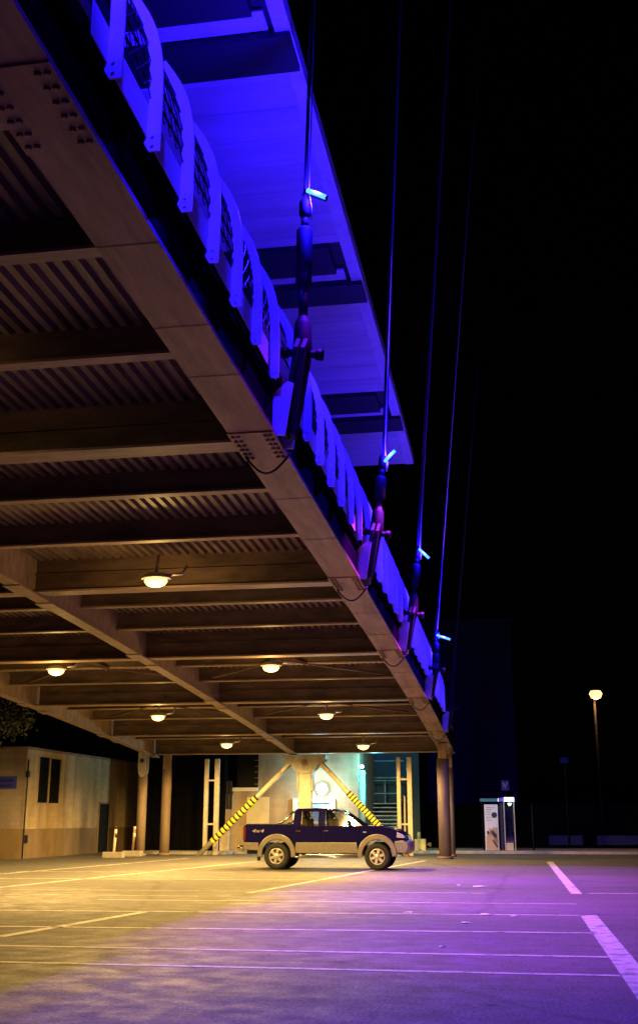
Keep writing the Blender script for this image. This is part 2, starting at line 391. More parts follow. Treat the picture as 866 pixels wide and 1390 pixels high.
def rail_section(a, b, label, cells):
    r = thing('railing_section', label, 'railing', (-3, (a + b) / 2, zb((a + b) / 2) + .7), 'curved railing sections along the bridge edge')
    n = 7; sp = (b - a) / 7.22; ysn = [a + sp * (.60 + i) for i in range(n)]
    for Y in ysn:
        m, o2 = post_mb(Y); m.build('post', M['white'], r)
    t = MB(); t.sweep([(-3.085, .83), (-3.075, .83), (-3.075, 1.16), (-3.085, 1.16)], a + .25, b - .22, .8); t.build('toe_panel', M['white'], r)
    h = MB(); 
    for X, dz, rr in ((-3.36, .68 + 1.74, .03), (-3.11, .68 + .95, .014), (-3.1, .68+.75, .014)):
        h.tube([(X, y, zb(y) + dz) for y in [a + .3 + (b - a - .6) * i / 8 for i in range(9)]], rr, 6)
    h.build('handrail', M['steel'], r)
    net = MB(); 
    hs = [.55, .75, .95, 1.15, 1.35, 1.52, 1.70]
    def bow(hh):
        for (x0, h0, _), (x1, h1, _) in zip(o2, o2[1:]):
            if h0 <= hh <= h1: return x0 + (x1 - x0) * (hh - h0) / max(1e-6, h1 - h0)
        return o2[-1][0]
    cell = cells; span = ysn[-1] - ysn[0]; kk = int(span / cell)
    for s_ in (1, -1):
        for i in range(-6, kk + 7):
            pts = []
            for j, hh in enumerate(hs):
                y = ysn[0] + i * cell + s_ * j * cell / 1.0
                if ysn[0] - .01 <= y <= ysn[-1] + .01: pts.append((-3.06 + bow(hh), y, zb(y) + .68 + hh))
            if len(pts) > 1: net.tube(pts, .006, 4, False)
    net.build('wire_netting', M['wire'], r)
    return r
labs = ['near section of curved white railing at the top of the picture, largest posts', 'curved white railing section between the first two visible hangers, beyond the big dark turnbuckle',
        'curved white railing section just past the second hanger light, small saw-tooth posts', 'small curved railing section between the third and fourth hangers, blue lit',
        'smallest curved railing section at the far end of the bridge, dim blue']
for i in range(5): rail_section(HY[i], HY[i + 1], labs[i], .2 if i < 2 else .3)

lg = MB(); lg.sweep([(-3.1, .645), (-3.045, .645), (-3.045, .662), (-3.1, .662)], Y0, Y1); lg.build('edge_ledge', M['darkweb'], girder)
# ------------------------------------------------------------------ canopy roof over the deck
def zr(Y): return zb(Y) + 6.76 - .0012 * max(0, Y - 24) ** 2
roof = thing('canopy_roof', 'long white canopy roof over the bridge deck, its soffit washed in blue light', 'canopy', (-6, 18, 7))
RE = 33.6
segs = [(3, 5.7), (8.3, 12.9), (15.5, 20.75), (23.4, 28.3), (31.0, RE)]
for a, b in segs:
    y = a
    while y < b - .05:
        y2 = min(b, y + .82)
        if b - y2 < .25: y2 = b
        p = MB(); p.sweep([(-3.26, 0), (-3.26, .07), (-9, .07), (-9, 0)], y + .009, y2 - .009, .5, zr); p.build('soffit_panel', M['soffit'], roof)
        y = y2
bk = MB(); bk.sweep([(-3.2, .09), (-3.2, .13), (-9, .13), (-9, .09)], 3, RE, 1, zr); bk.build('roof_sheet', M['soffitdark'], roof)
gt = MB(); gt.sweep([(-3.0, -.02), (-3.0, .26), (-3.04, .26), (-3.04, .02), (-3.25, .02), (-3.25, -.02)], 3, RE, 1, zr); gt.build('edge_gutter', M['white'], roof)
for (a, b), (c, d) in zip(segs, segs[1:]):
    L_ = c - b
    p = MB(); p.sweep([(-3.5, -.10), (-3.5, .07), (-9, .07), (-9, -.10)], b + .02, b + .42 * L_, .4, zr)
    p.build('dark_gap_box', M['soffitdark'], roof)  # near-black boxes stand in for the open gaps between roof panels
    p = MB(); p.sweep([(-3.02, -.12), (-3.02, -.03), (-3.3, .07), (-9, .07), (-9, -.12)], b + .60 * L_, b + .92 * L_, .4, zr)
    p.build('dark_gap_box', M['soffitdark'], roof)
    p = MB(); p.sweep([(-3.35, .01), (-3.35, .05), (-9, .05), (-9, .01)], b + .43 * L_, b + .59 * L_, .4, zr); p.build('rafter_flange', M['white'], roof)
    p = MB(); p.sweep([(-3.25, -.05), (-3.25, -.004), (-9, -.004), (-9, -.05)], b + .93 * L_, b + 1.0 * L_, .4, zr); p.build('rafter_lip', M['white'], roof)
    ym = (b + c) / 2; p = MB(); p.tube([(-8, ym, zb(ym) + 1.09), (-8, ym, zr(ym) - .11)], .12, 12); p.build('column', M['white'], roof)

# ------------------------------------------------------------------ hangers and their light bars
#        pin dz, led point a, led point b, top point, top Y-plane
HD = [(1.29, 10.3, (-2.25, 10.25), (-1.95, 10.1), (-2.2, 15)),
      (1.29, 10.0, (-2.69, 10.08), (-2.41, 9.92), (-2.60, 15)),
      (1.00, 8.40, (-2.57, 8.44), (-2.34, 8.66), (-1.95, 21.5)),
      (1.02, 8.25, (-2.55, 8.32), (-2.28, 8.05), (-1.0, 28)),
      (.98, 7.15, (-2.70, 7.20), (-2.26, 7.04), (.1, 35)),
      (.95, 6.5, (-2.66, 6.6), (-2.3, 6.5), (.6, 36))]
hl = ['unlit hanger at the top left corner of the railing, its turnbuckle out of the picture', 'large dark hanger with a thick black turnbuckle and pinned clevis in front of the canopy',
      'second hanger rod lit violet, rising from just right of the canopy end', 'third hanger with a thin violet rod against the black sky', 'fourth hanger with a faint violet rod, small in the distance',
      'last and smallest dark hanger at the far end of the bridge']
bl = ['light bar of the nearest hanger, out of sight above the picture', 'bright cyan light bar tilted down to the right, on the big dark hanger', 'blue light bar tilted up to the right, beside the canopy end',
      'small blue light bar tilted down, below the third hanger rod', 'small nearly level blue light bar above the far railing', 'far light bar']
for i, Y in enumerate([5.2] + HY[1:]):
    dz, lz, A, B, T = HD[i]; z0 = zb(Y)
    pin = Vector((-2.76, Y, z0 + dz)); lo = Vector((A[0] - .035, Y, A[1]))
    h = thing('hanger', hl[i], 'hanger', (-3, Y, z0), 'hangers along the bridge edge')
    m = MB(); m.prism([(-3.10, z0 + .03), (-2.93, z0 + .02), (-2.82, z0 + .75), (-2.9, z0 + .78), (-3.10, z0 + .62)], Y - .30, Y - .27); m.build('bracket', M['white'] if i == 1 else M['greysteel'], h)  # brackets of the big dark hanger whitened to carry their bright light
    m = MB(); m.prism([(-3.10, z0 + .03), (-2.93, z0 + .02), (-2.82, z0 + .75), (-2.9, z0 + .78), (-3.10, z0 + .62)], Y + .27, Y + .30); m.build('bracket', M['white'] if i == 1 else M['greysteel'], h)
    m = MB(); a = Vector((-2.93, Y, z0 + .1)); d = (pin - a).normalized()
    nrm = Vector((d.z, 0, -d.x))
    for s_ in (-1, 1):
        v = []
        for q, hw in ((a, .12), (a + d * (pin - a).length * .55, .22), (pin, .24), (pin + d * .18, .12)):
            v.append((q, hw))
        for off in (.05 * s_,):
            ring = []
            for q, hw in v: ring.append([m.bm.verts.new(q + nrm * (off + e) + Vector((0, y_, 0))) for e, y_ in ((-.03, -hw), (.03, -hw), (.03, hw), (-.03, hw))])
            for P, Q in zip(ring, ring[1:]):
                for k in range(4): m.bm.faces.new([P[k], P[(k + 1) % 4], Q[(k + 1) % 4], Q[k]])
            m.bm.faces.new(ring[0]); m.bm.faces.new(ring[-1])
    m.build('lug_plate', M['steel'], h)
    m = MB(); m.tube([pin - nrm * .26, pin + nrm * .26], .055, 12); m.tube([pin + nrm * .20, pin + nrm * .29], .085, 8); m.tube([pin - nrm * .29, pin - nrm * .20], .085, 8); m.build('pin', M['steel'], h)
    ax = (lo - pin).normalized(); LN = (lo - pin).length
    ta, tb = (.40, .77) if LN > 1.6 else (.45, .8)
    m = MB(); m.tube([pin - ax * .12, pin + ax * .02, pin + ax * .42, pin + ax * .55], [.10, .14, .12, .07], 12); m.tube([pin + ax * .5, pin + ax * LN * (ta + .02)], .065, 12); m.build('clevis', M['steel'], h)
    R0 = .115
    m = MB(); m.tube([pin + ax * LN * ta, pin + ax * (LN * ta + .07), pin + ax * (LN * tb - .05), pin + ax * LN * tb], [.07, R0, R0, .085], 16); m.build('turnbuckle', M['steel'], h)
    f0 = pin + ax * LN * tb
    m = MB(); m.tube([f0, f0 + ax * .16], .055, 10); m.tube([f0 + ax * .14, f0 + ax * .22, f0 + ax * .40, f0 + ax * .48], [.05, .085, .085, .04], 10); m.build('fork_end', M['steel'], h)
    top = Vector((T[0], Y, T[1]))
    m = MB(); m.tube([f0 + ax * .44, lo, top], .027, 10); m.build('rod', M['steel'], h)
    m = MB(); off = Vector((.055, -.02, 0)); m.tube([f0 + ax * .1 + Vector((.1, -.03, 0)), f0 + ax * .3 + Vector((.10, -.03, 0)), lo + off, top + off], .010 if i < 2 else .022 if i == 2 else .015 if i < 5 else .006, 6); m.build('rod_lit_line', M['rod'] if i < 2 or i == 5 else M['white'], h)  # pale line beside the rod carries its lit edge, whiter on violet rods
    if i == 5: continue
    a, b = Vector((A[0], Y - .05, A[1])), Vector((B[0], Y - .08, B[1]))
    t = thing('light_bar', bl[i], 'light', a, 'blue light bars on the hangers')
    u = (b - a).normalized()
    m = MB(); m.tube([a, b], .034, 10); m.build('led_tube', E_led, t)
    m = MB(); m.tube([a - u * .012, a + u * .004], .034, 8); m.tube([b - u * .004, b + u * .012], .034, 8)
    m.bar(a + Vector((0, .04, -.02)), b + Vector((0, .04, -.02)), .03, .05); m.bar(a + Vector((-.09, .05, -.03)), a + Vector((.02, .04, -.02)), .03, .03); m.build('housing', M['black'], t)
    c = (a + b) / 2
    lamp('led_light', 'POINT', c + Vector((.02, -.07, .04)), [2000, 2300, 500, 700, 700][i], LED, t, .06)
    lamp('led_down_light', 'SPOT', b + Vector((.25, -.06, -.04)), [3600, 3000, 6000, 6000, 5000][i], (.20, .012, 1) if i < 2 else (.42, .026, 1), t, .08, (c.x + (4.2 if i < 2 else 2.0), c.y - 1.5, 0), 90, .45)
    if i > 1: lamp('led_rod_light', 'SPOT', c + Vector((.30, -.25, -.3)), 2600, (.16, .03, 1), t, .05, (T[0], Y, T[1]), 22, .5)
    lamp('led_rail_light', 'SPOT', c + Vector((.05, .06, -.05)), [4200, 2600, 2200, 2200, 1800][i], (.018, .006, 1), t, .08, (-3.0, Y + 5.5, zb(Y + 5.5) + 1.0), 58, .7)

# ------------------------------------------------------------------ sodium lamps hung below the deck
ll = ['large glowing sodium lamp nearest the camera, hung under the middle cross beam', 'sodium lamp at the left of the deck soffit, second row of beams', 'sodium lamp right of the central girder, second row of beams',
      'small sodium lamp above the two left columns', 'small sodium lamp above the pickup cab, on the right row', 'farthest sodium lamp, at the deck end above the pickup bonnet', 'dim far lamp seen edge-on above the yellow strut', 'sodium lamp over the near left bays, beyond the left edge of the picture']
spots = []
for px, py, Y in ((212, 786, 20.74), (77, 909, 29.95), (368, 904, 30.1), (215, 972, 38.7), (443, 970, 38.9), (493, 1012, 46.0), (308, 1010, 46.0), (-170, 470, 11.5)):
    spots.append(at(px, py, Y))
def make_lamp():
    t = thing('deck_lamp', ll[0], 'lamp', spots[0], 'sodium lamps under the bridge deck'); c = spots[0]
    m = MB(); m.lathe([(.02, .12), (.16, .11), (.24, .03), (.23, 0)], (0, 0, 0), 20, 'Z')
    bmesh.ops.scale(m.bm, vec=(1.25, .8, 1), verts=m.bm.verts[:]); bmesh.ops.translate(m.bm, vec=c, verts=m.bm.verts[:]); m.build('housing', M['greysteel'], t)
    m = MB(); m.lathe([(.22, -.005), (.23, -.06), (.18, -.13), (.09, -.17), (.02, -.18)], (0, 0, 0), 20, 'Z')
    bmesh.ops.scale(m.bm, vec=(1.0, .7, .9), verts=m.bm.verts[:]); bmesh.ops.translate(m.bm, vec=c, verts=m.bm.verts[:]); m.build('lens', E_sod, t)
    m = MB(); m.tube([c + Vector((.2, 0, .06)), c + Vector((.5, .06, .10)), c + Vector((.52, .3, .3))], .028, 8); m.tube([c + Vector((0, 0, .1)), c + Vector((0, .1, .5))], .03, 6); m.build('arm', M['greysteel'], t)
    return t
proto = make_lamp(); P_S = [3600, 4800, 3600, 3600, 3400, 1900, 1800, 900]
for i, c in enumerate(spots):
    o = proto if i == 0 else copy_tree(proto)
    o.location = c; o['label'] = ll[i]
    lamp('sodium_light', 'SPOT', (c.x, c.y - .02, c.z - .32), P_S[i], SODIUM, None, .12, (c.x, c.y + .7, 0), 160, .3)
    lamp('sodium_spill', 'POINT', (c.x, c.y - .1, c.z - .36), P_S[i] * .024, SODIUM, None, .12)
for i, (o) in enumerate([x for x in S.objects if x.type == 'LIGHT' and x.name.startswith('sodium')]): pass

# ------------------------------------------------------------------ columns, ladder frames and the yellow wrapped V pier
def column(px, pyb, label, r, capw, mm='conc'):
    b = gp(px, pyb); X, Y = b.x, b.y; zt = zb(Y) - .03
    t = thing('steel_column', label, 'column', (X, Y, 0), 'round columns under the bridge')
    zc = zt - (1.0 if capw else .6)
    m = MB(); m.lathe([(r, 0), (r, zc)], (X, Y, 0), 28, 'Z'); m.build('shaft', M[mm], t)
    m = MB(); m.lathe([(r * 1.3, 0), (r * 1.3, .1)], (X, Y, 0), 28, 'Z'); m.build('base', M[mm], t)
    m = MB()
    if capw:
        pr = [(X - r * .85, zt), (X + r * .85, zt), (X + r * .85, zc + .35)] + [(X + r * .85 * math.cos(a), zc + .35 - .42 * math.sin(a)) for a in [math.pi * k / 10 for k in range(1, 10)]] + [(X - r * .85, zc + .35)]
        m.prism(pr, Y - r - .03, Y - r + .03); m.prism(pr, Y + r - .03, Y + r + .03)
        m.build('hanger_plate', M['greysteel'], t)
        m = MB(); m.lathe([(.09, -.035), (.09, .035)], (X, Y - r, zc + .62), 12, 'Y'); m.build('pin', M['black'], t)
    else:
        m.box((X - r * .7, Y - r * .7, zc), (X + r * .7, Y + r * .7, zt)); m.build('head', M['girder'], t)
column(190, 1162, 'round concrete-coloured column with a pinned plate on top, beside the bollard blocks', .20, True)
column(223, 1161, 'round brown column to the right of the plated one, below the deck corner', .21, False)
column(604.5, 1166, 'tall thick round column under the right girder end, violet on its right side', .24, False, 'brownpaint')
column(614.5, 1163, 'slim column half hidden behind the thick right column', .12, False, 'brownpaint')
def frame(px0, px1, label, Y=50.6):
    a, b = at(px0, 1160, Y), at(px1, 1160, Y); t = thing('ladder_frame', label, 'frame', ((a.x + b.x) / 2, Y, 0), 'ladder frames beside the V pier')
    zt = zb(Y) - .1
    for q, wd in ((a, .16), (b, .2)):
        m = MB(); m.box((q.x - wd / 2, Y - .1, 0), (q.x + wd / 2, Y + .1, zt)); m.build('upright', M['pale'], t, .015)
    for z in (1.25, 3.1):
        m = MB(); m.box((a.x + .08, Y - .03, z), (b.x - .1, Y + .03, z + .07)); m.build('rung', M['pale'], t)
frame(278, 292.5, 'pale ladder frame left of the yellow wrapped strut foot'); frame(543, 558, 'pale ladder frame right of the stairs, behind the pickup bonnet')

VY = 49.8; C = at(415, 1034, VY)
vp = thing('v_pier', 'central pier with a pinned saddle plate and two splayed struts wrapped in yellow and black', 'pier', (C.x, VY, 0))
zt = zb(VY) - .07
m = MB()
q = lambda px, py: (at(px, py, VY).x, at(px, py, VY).z)
pl = [(C.x - .95, zt), (C.x + .95, zt), (C.x + .9, zt - .25)] + [(C.x + .62 * math.cos(a), zt - .28 - .52 * math.sin(a)) for a in [math.pi * k / 12 for k in range(1, 12)]] + [(C.x - .9, zt - .25)]
m.prism(pl, VY - .30, VY - .22); m.prism(pl, VY + .22, VY + .30); m.box((C.x - .9, VY - .21, zt - .2), (C.x + .9, VY + .21, zt - .002)); m.build('saddle_plate', M['greysteel'], vp, .01)
m = MB(); m.lathe([(.13, -.1), (.13, .02)], (C.x, VY - .3, zt - .33), 20, 'Y'); m.lathe([(.06, -.14), (.06, 0)], (C.x, VY - .3, zt - .33), 12, 'Y'); m.build('pin', M['girder'], vp)
m = MB(); m.box((C.x - .27, VY - .2, 0), (C.x + .27, VY + .2, zt - .55)); m.build('column', M['pale'], vp, .03)
m = MB(); m.box((C.x - .34, VY - .23, zt - 1.5), (C.x - .275, VY + .23, zt - .5)); m.build('cheek_plate', M['greysteel'], vp); m = MB(); m.box((C.x + .275, VY - .23, zt - 1.5), (C.x + .34, VY + .23, zt - .5)); m.build('cheek_plate', M['greysteel'], vp)
for sgn, foot, wa, wb in ((-1, (at(270, 1160, VY).x, 0.02), .14, .62), (1, (at(552, 1160, VY).x, .02), .28, .66)):
    F_ = Vector((foot[0], VY, foot[1])); H_ = Vector((C.x + sgn * .62, VY, zt - .30)); d = (H_ - F_); L_ = d.length; d.normalize()
    m = MB(); m.tube([F_ - d * .1, H_], .105, 16); m.bar(H_ - d * .55, H_ + d * .1, .12, .36, (0, 1, 0)); s_ = m.build('strut', M['pale'], vp)
    m = MB(); n = 13; bands = MB()
    for i in range(n):
        a = F_ + d * (L_ * (wa + (wb - wa) * i / n)); b = F_ + d * (L_ * (wa + (wb - wa) * (i + .68) / n))
        m.tube([a, a + (b - a) * .15, a + (b - a) * .85, b], [.128, .14, .14, .128], 16)
        bands.tube([b - d * .02, b + d * (L_ * (wb - wa) / n * .32 + .02)], .132, 14)
    m.build('yellow_padding', M['yellow'], s_); bands.build('black_strap', M['band'], s_)

# ------------------------------------------------------------------ block building behind the pier
WY = 54.0
bw = thing('block_building', 'cream blockwork building behind the pier with a pale door and a framed window', 'building', (at(400, 1158, WY).x, WY, 0))
xa, xl, xm, xr = at(304, 1100, WY).x, at(316, 1100, WY).x, at(350, 1100, WY).x, at(486, 1100, WY).x
zl = at(330, 1074, WY).z; top = 4.9
m = MB(); m.box((xl, WY, 0), (xm, WY + 6, zl)); m.box((xm + .002, WY - .002, 0), (xr, WY + 6, top)); m.build('wall', M['block'], bw)
m = MB(); m.box((xa, WY - .1, 0), (xl - .003, WY + .3, at(304, 1078, WY).z)); m.build('pilaster', M['block'], bw, .01)
m = MB(); m.box((xl - .05, WY - .08, zl), (xm - .003, WY + .5, zl + .16)); m.build('ledge', M['frame'], bw)
m = MB(); m.box((xa - .1, WY + 2.0, 0), (xm, WY + 2.1, top)); m.build('upper_recess', M['void'], bw)
for k in range(5):
    m = MB(); z = zl + .35 + k * .28; m.box((xl + .6, WY + 1.8, z), (xm - .1, WY + 1.9, z + .05)); m.build('louvre', M['stair'], bw)
m = MB()
for px in (309, 313.5): 
    a, b = at(px - 1.4, 1060, WY - .2), at(px + 1.4, 1098, WY - .2); m.box((a.x, WY - .22, b.z), (b.x, WY - .16, a.z))
m.build('drain_slot', M['void'], bw)
a, b = at(335.5, 1082, WY), at(365, 1157, WY)
m = MB(); m.box((a.x, WY - .05, .05), (b.x, WY - .006, a.z)); dr = m.build('door', M['door'], bw, .008)
c = at(342, 1094, WY); m = MB(); m.box((c.x - .16, WY - .062, c.z - .14), (c.x + .16, WY - .054, c.z + .14)); m.build('notice', mat('green_notice', (.45, .62, .12), .5), dr)
m = MB(); c = at(361, 1120, WY); m.tube([(c.x, WY - .05, 1.05), (c.x, WY - .12, 1.05), (c.x - .12, WY - .12, 1.05)], .015, 6); m.build('handle', M['chrome'], dr)
a, b = at(398, 1084, WY), at(455, 1118, WY)
m = MB(); m.box((a.x, WY - .09, a.z - .18), (b.x, WY - .006, a.z)); m.box((a.x, WY - .09, b.z), (a.x + .22, WY - .006, a.z - .18)); m.box((b.x - .22, WY - .09, b.z), (b.x, WY - .006, a.z - .18)); m.box((a.x + .22, WY - .09, b.z), (b.x - .22, WY - .006, b.z + .1)); wf = m.build('window', M['frame'], bw)
m = MB(); m.box((a.x + .22, WY - .03, b.z + .1), (b.x - .22, WY - .02, a.z - .18)); m.build('pane', M['glow_pane'], wf)
m = MB(); zm = at(420, 1097, WY).z; m.box((a.x + .22, WY - .05, zm - .06), (b.x - .22, WY - .031, zm + .02)); m.build('glazing_bar', M['greysteel'], wf)
c = at(437, 1071, WY - .25)
wl = thing('wall_lamp', 'brilliant white-blue lamp on the block wall above the framed window', 'lamp', c)
m = MB(); m.lathe([(.20, -.14), (.26, -.02), (.25, .0)], (c.x, c.y, c.z), 16, 'Y'); m.build('lens', E_white, wl)
m = MB(); m.lathe([(.2, .003), (.2, .10), (.06, .24)], (c.x, c.y, c.z), 16, 'Y'); m.build('housing', M['greysteel'], wl)
lamp('white_light', 'POINT', (c.x, c.y - .32, c.z - .02), 330, (.62, .95, 1), wl, .14)

# ------------------------------------------------------------------ outside stair and its teal lamp
SY = 56.5
st = thing('stair', 'teal lit open-tread metal stair with landing and railings, right of the block wall', 'stair', (at(518, 1150, SY).x, SY, 0))
x0, x1 = at(499, 1100, SY + 2).x, at(539.5, 1100, SY + 2).x
zs = [at(520, y, SY + 3 - (y - 1090) / 35 * 3).z for y in (1090, 1095.5, 1101, 1106.5, 1112, 1117.5, 1122, 1127, 1132, 1137, 1142, 1147)]
for k, z in enumerate(zs):
    Y = SY + 3.0 - k * .27
    m = MB(); m.box((x0, Y, z - .05), (x1, Y + (.26 if k else 2.0), z)); m.build('tread', M['stair'], st)
m = MB(); m.bar((x0 - .04, SY, zs[-1] - .1), (x0 - .04, SY + 3, zs[0] - .05), .05, .25); m.bar((x1 + .04, SY, zs[-1] - .1), (x1 + .04, SY + 3, zs[0] - .05), .05, .25); m.build('stringer', M['stair'], st)
def z_at(y, Y): return at(520, y, Y).z
LY = SY + 3.1
m = MB()
for y in (1059.5, 1077): m.tube([(x0, LY, z_at(y, LY)), (x1, LY, z_at(y, LY))], .03, 6)
for f in (.02, .5, .98): m.tube([(x0 + (x1 - x0) * f, LY, zs[0]), (x0 + (x1 - x0) * f, LY, z_at(1059.5, LY))], .03, 6)
m.build('landing_railing', M['stair'], st)
m = MB(); 
for y in (1054, 1030.5): m.box((x0 - .1, LY + 1.4, z_at(y, LY) - .05), (x1 + .1, LY + 1.5, z_at(y, LY) + .02))
m.build('upper_rail', M['stair'], st)
m = MB(); m.tube([(x0 - .15, SY + .2, zs[-2] + 1), (x0 - .15, SY + 2.8, zs[1] + 1.0)], .035, 6); m.tube([(x0 - .15, SY + .2, zs[-1] - .2), (x0 - .15, SY + .2, zs[-2] + 1)], .03, 6); m.build('handrail', M['stair'], st)
bwall = MB(); bwall.box((x0 - .6, SY + 5.2, 0), (x1 + .8, SY + 5.4, 5.2)); tag(bwall.build('rear_wall', mat('dark_rear_render', (.09, .12, .12), .8)), 'dark rendered wall behind the stair landing', 'wall')
tp = thing('lamp_pillar', 'round pillar coloured by its teal lamp light, bright lamp on top, left of the stair', 'pillar', (at(491, 1155, SY - 2).x, SY - 2, 0))
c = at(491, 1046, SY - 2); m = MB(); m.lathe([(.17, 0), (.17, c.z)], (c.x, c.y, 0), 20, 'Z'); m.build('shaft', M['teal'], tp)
c = at(491, 1041, SY - 2.2); m = MB(); m.lathe([(.05, -.07), (.09, -.03), (.09, .04), (.04, .09)], (c.x, c.y, c.z), 14, 'Z'); m.build('lens', E_teal, tp)
lamp('teal_light', 'POINT', (c.x + .75, c.y - .7, c.z), 420, (.2, .85, 1), tp, .08)
pb = thing('white_post', 'short pale angled post standing inside the right ladder frame', 'post', (at(549.5, 1150, 52.5).x, 52.5, 0))
a, b = at(547.5, 1079, 52.5), at(551.5, 1150, 52.5); m = MB(); m.prism([(a.x, 0), (b.x, 0), (b.x, a.z - .1), (a.x + .02, a.z)], 52.4, 52.6); m.build('shaft', M['pale'], pb)

# ------------------------------------------------------------------ left building
k0 = gp(28, 1166); BX, BY = k0.x, k0.y; BH = at(30, 1017, BY).z
lb = thing('utility_building', 'flat roofed concrete block building at the left edge with two tall slit windows', 'building', (BX - 4, BY + 8, 0))
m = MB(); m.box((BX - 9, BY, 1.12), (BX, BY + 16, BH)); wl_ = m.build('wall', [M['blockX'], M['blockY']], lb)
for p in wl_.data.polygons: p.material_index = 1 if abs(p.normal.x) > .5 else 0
m = MB(); m.box((BX - 8.99, BY + .01, 0), (BX - .01, BY + 15.99, 1.118)); m.build('dado', M['dado'], lb)
m = MB(); m.box((BX - 9.05, BY - .05, BH), (BX + .05, BY + 16.05, BH + .1)); m.build('roof_edge', M['conc'], lb)
def onwall(px, py):
    d = cF + cR * ((px - 433) / FPX) + cU * ((650 - py) / FPX); return Vector((0, 0, EYE)) + d * (BX / d.x)
for (xa_, ya_), (xb_, yb_) in (((54, 1027), (64, 1090)), ((69, 1029.5), (79.5, 1090.5))):
    a, b = onwall(xa_, ya_), onwall(xb_, yb_)
    m = MB(); t_ = .035
    m.box((BX + .003, a.y - t_, b.z - t_), (BX + .05, a.y, a.z + t_)); m.box((BX + .003, b.y, b.z - t_), (BX + .05, b.y + t_, a.z + t_)); m.box((BX + .003, a.y, a.z), (BX + .05, b.y, a.z + t_)); m.box((BX + .003, a.y, b.z - t_), (BX + .05, b.y, b.z))
    f = m.build('window', M['blockY'], lb)
    m = MB(); m.box((BX + .004, a.y, b.z), (BX + .015, b.y, a.z)); m.build('pane', M['navyglass'], f)
a, b = onwall(135, 1091), onwall(145, 1159)
m = MB(); m.box((BX + .003, a.y, .03), (BX + .02, b.y, a.z)); dr = m.build('door', M['void'], lb)
m = MB(); m.box((BX + .003, a.y - .08, 0), (BX + .05, a.y, a.z + .08)); m.box((BX + .003, b.y, 0), (BX + .05, b.y + .08, a.z + .08)); m.box((BX + .003, a.y, a.z), (BX + .05, b.y, a.z + .08)); m.build('door_frame', M['dado'], dr)
a = onwall(37, 1050); m = MB(); m.tube([(BX + .05, a.y, 0), (BX + .05, a.y, BH - .4)], .03, 8); m.box((BX + .005, a.y - .09, a.z - .15), (BX + .12, a.y + .09, a.z + .1)); c = onwall(34.5, 1139); m.box((BX + .005, c.y - .05, c.z - .15), (BX + .1, c.y + .05, c.z + .15)); m.build('conduit', M['black'], lb)
for px in (100, 113): 
    c = onwall(px, 1100); m = MB(); m.box((BX + .003, c.y - .04, 1.13), (BX + .03, c.y + .04, BH - .05)); m.build('pilaster_strip', M['blockY'], lb)
sg = thing('blue_sign', 'blue rectangular sign with two rows of dark lettering on the front of the left building', 'sign', (at(8, 1062, BY).x, BY, 3))
a, b = at(-6, 1054, BY), at(23, 1070.5, BY); m = MB(); m.box((a.x, BY - .04, b.z), (b.x, BY - .005, a.z)); m.build('panel', M['bluesign'], sg)
m = MB(); x = a.x + .1
for z_, n_ in ((a.z - .17, 7), (a.z - .36, 6)):
    for i in range(n_):
        xx = a.x + .12 + i * .105 + (.05 if z_ < a.z - .2 else 0); m.box((xx, BY - .047, z_ - .05), (xx + random.uniform(.05, .08), BY - .042, z_ + .05))
m.build('lettering', M['signmark'], sg)

# ------------------------------------------------------------------ bollards on blocks, cream pump, kerbside bits
def bollard(px, pyb, pyt, label, full):
    b = gp(px, pyb); t = thing('bollard', label, 'bollard', b, 'bollards on concrete blocks')
    zt_ = at(px, pyt, b.y).z
    m = MB(); m.box((b.x - .42, b.y - .2, 0), (b.x + .42, b.y + .2, .24)); m.build('block', M['kerb'], t, .04)
    m = MB(); m.tube([(b.x, b.y, .22), (b.x + .05, b.y, zt_)], .055, 12); m.build('post', M['bollard'] if full else M['girder'], t)
    m = MB(); m.tube([(b.x + .045, b.y, zt_ - .42), (b.x + .047, b.y, zt_ - .26)], .058, 12); m.tube([(b.x + .05, b.y, zt_ - .1), (b.x + .05, b.y, zt_)], .058, 12); m.build('band', M['bollard'] if not full else M['red'], t)
bollard(154.5, 1165, 1122, 'white bollard with red bands on a concrete block, near the dark doorway', True)
bollard(180, 1163, 1122, 'dark bollard with two white bands on a concrete block, against the plated column', False)
WB = gp(571, 1158); hyd = thing('pump_cabinet', 'cream metal cabinet with a pipe stub on top and side valve, right of the pickup', 'cabinet', WB)
s_ = 1 / 29.0
m = MB(); pl = [(WB.x - .26, 0), (WB.x - .09, 0), (WB.x - .07, .12), (WB.x, .17), (WB.x + .07, .12), (WB.x + .09, 0), (WB.x + .26, 0), (WB.x + .26, .62), (WB.x - .26, .62)]
m.prism(pl, WB.y - .2, WB.y + .2); m.build('body', M['hydrant'], hyd, .02)
m = MB(); m.lathe([(.08, .6), (.08, .92), (.06, .93)], (WB.x - .06, WB.y, 0), 14, 'Z'); m.build('pipe_stub', M['hydrant'], hyd)
m = MB(); m.tube([(WB.x + .25, WB.y, .38), (WB.x + .5, WB.y, .38)], .035, 8); m.lathe([(.09, -.02), (.09, .02)], (WB.x + .42, WB.y, .38), 10, 'Y'); m.build('valve', M['girder'], hyd)
WB2 = gp(299, 1159); m = MB(); m.box((WB2.x - .2, WB2.y + .6, 0), (WB2.x + .2, WB2.y + .9, 1.0)); m.build('q', M['pale']).name = 'service_box'
tag(bpy.data.objects['service_box'], 'pale square service box behind the foot of the yellow strut', 'box')

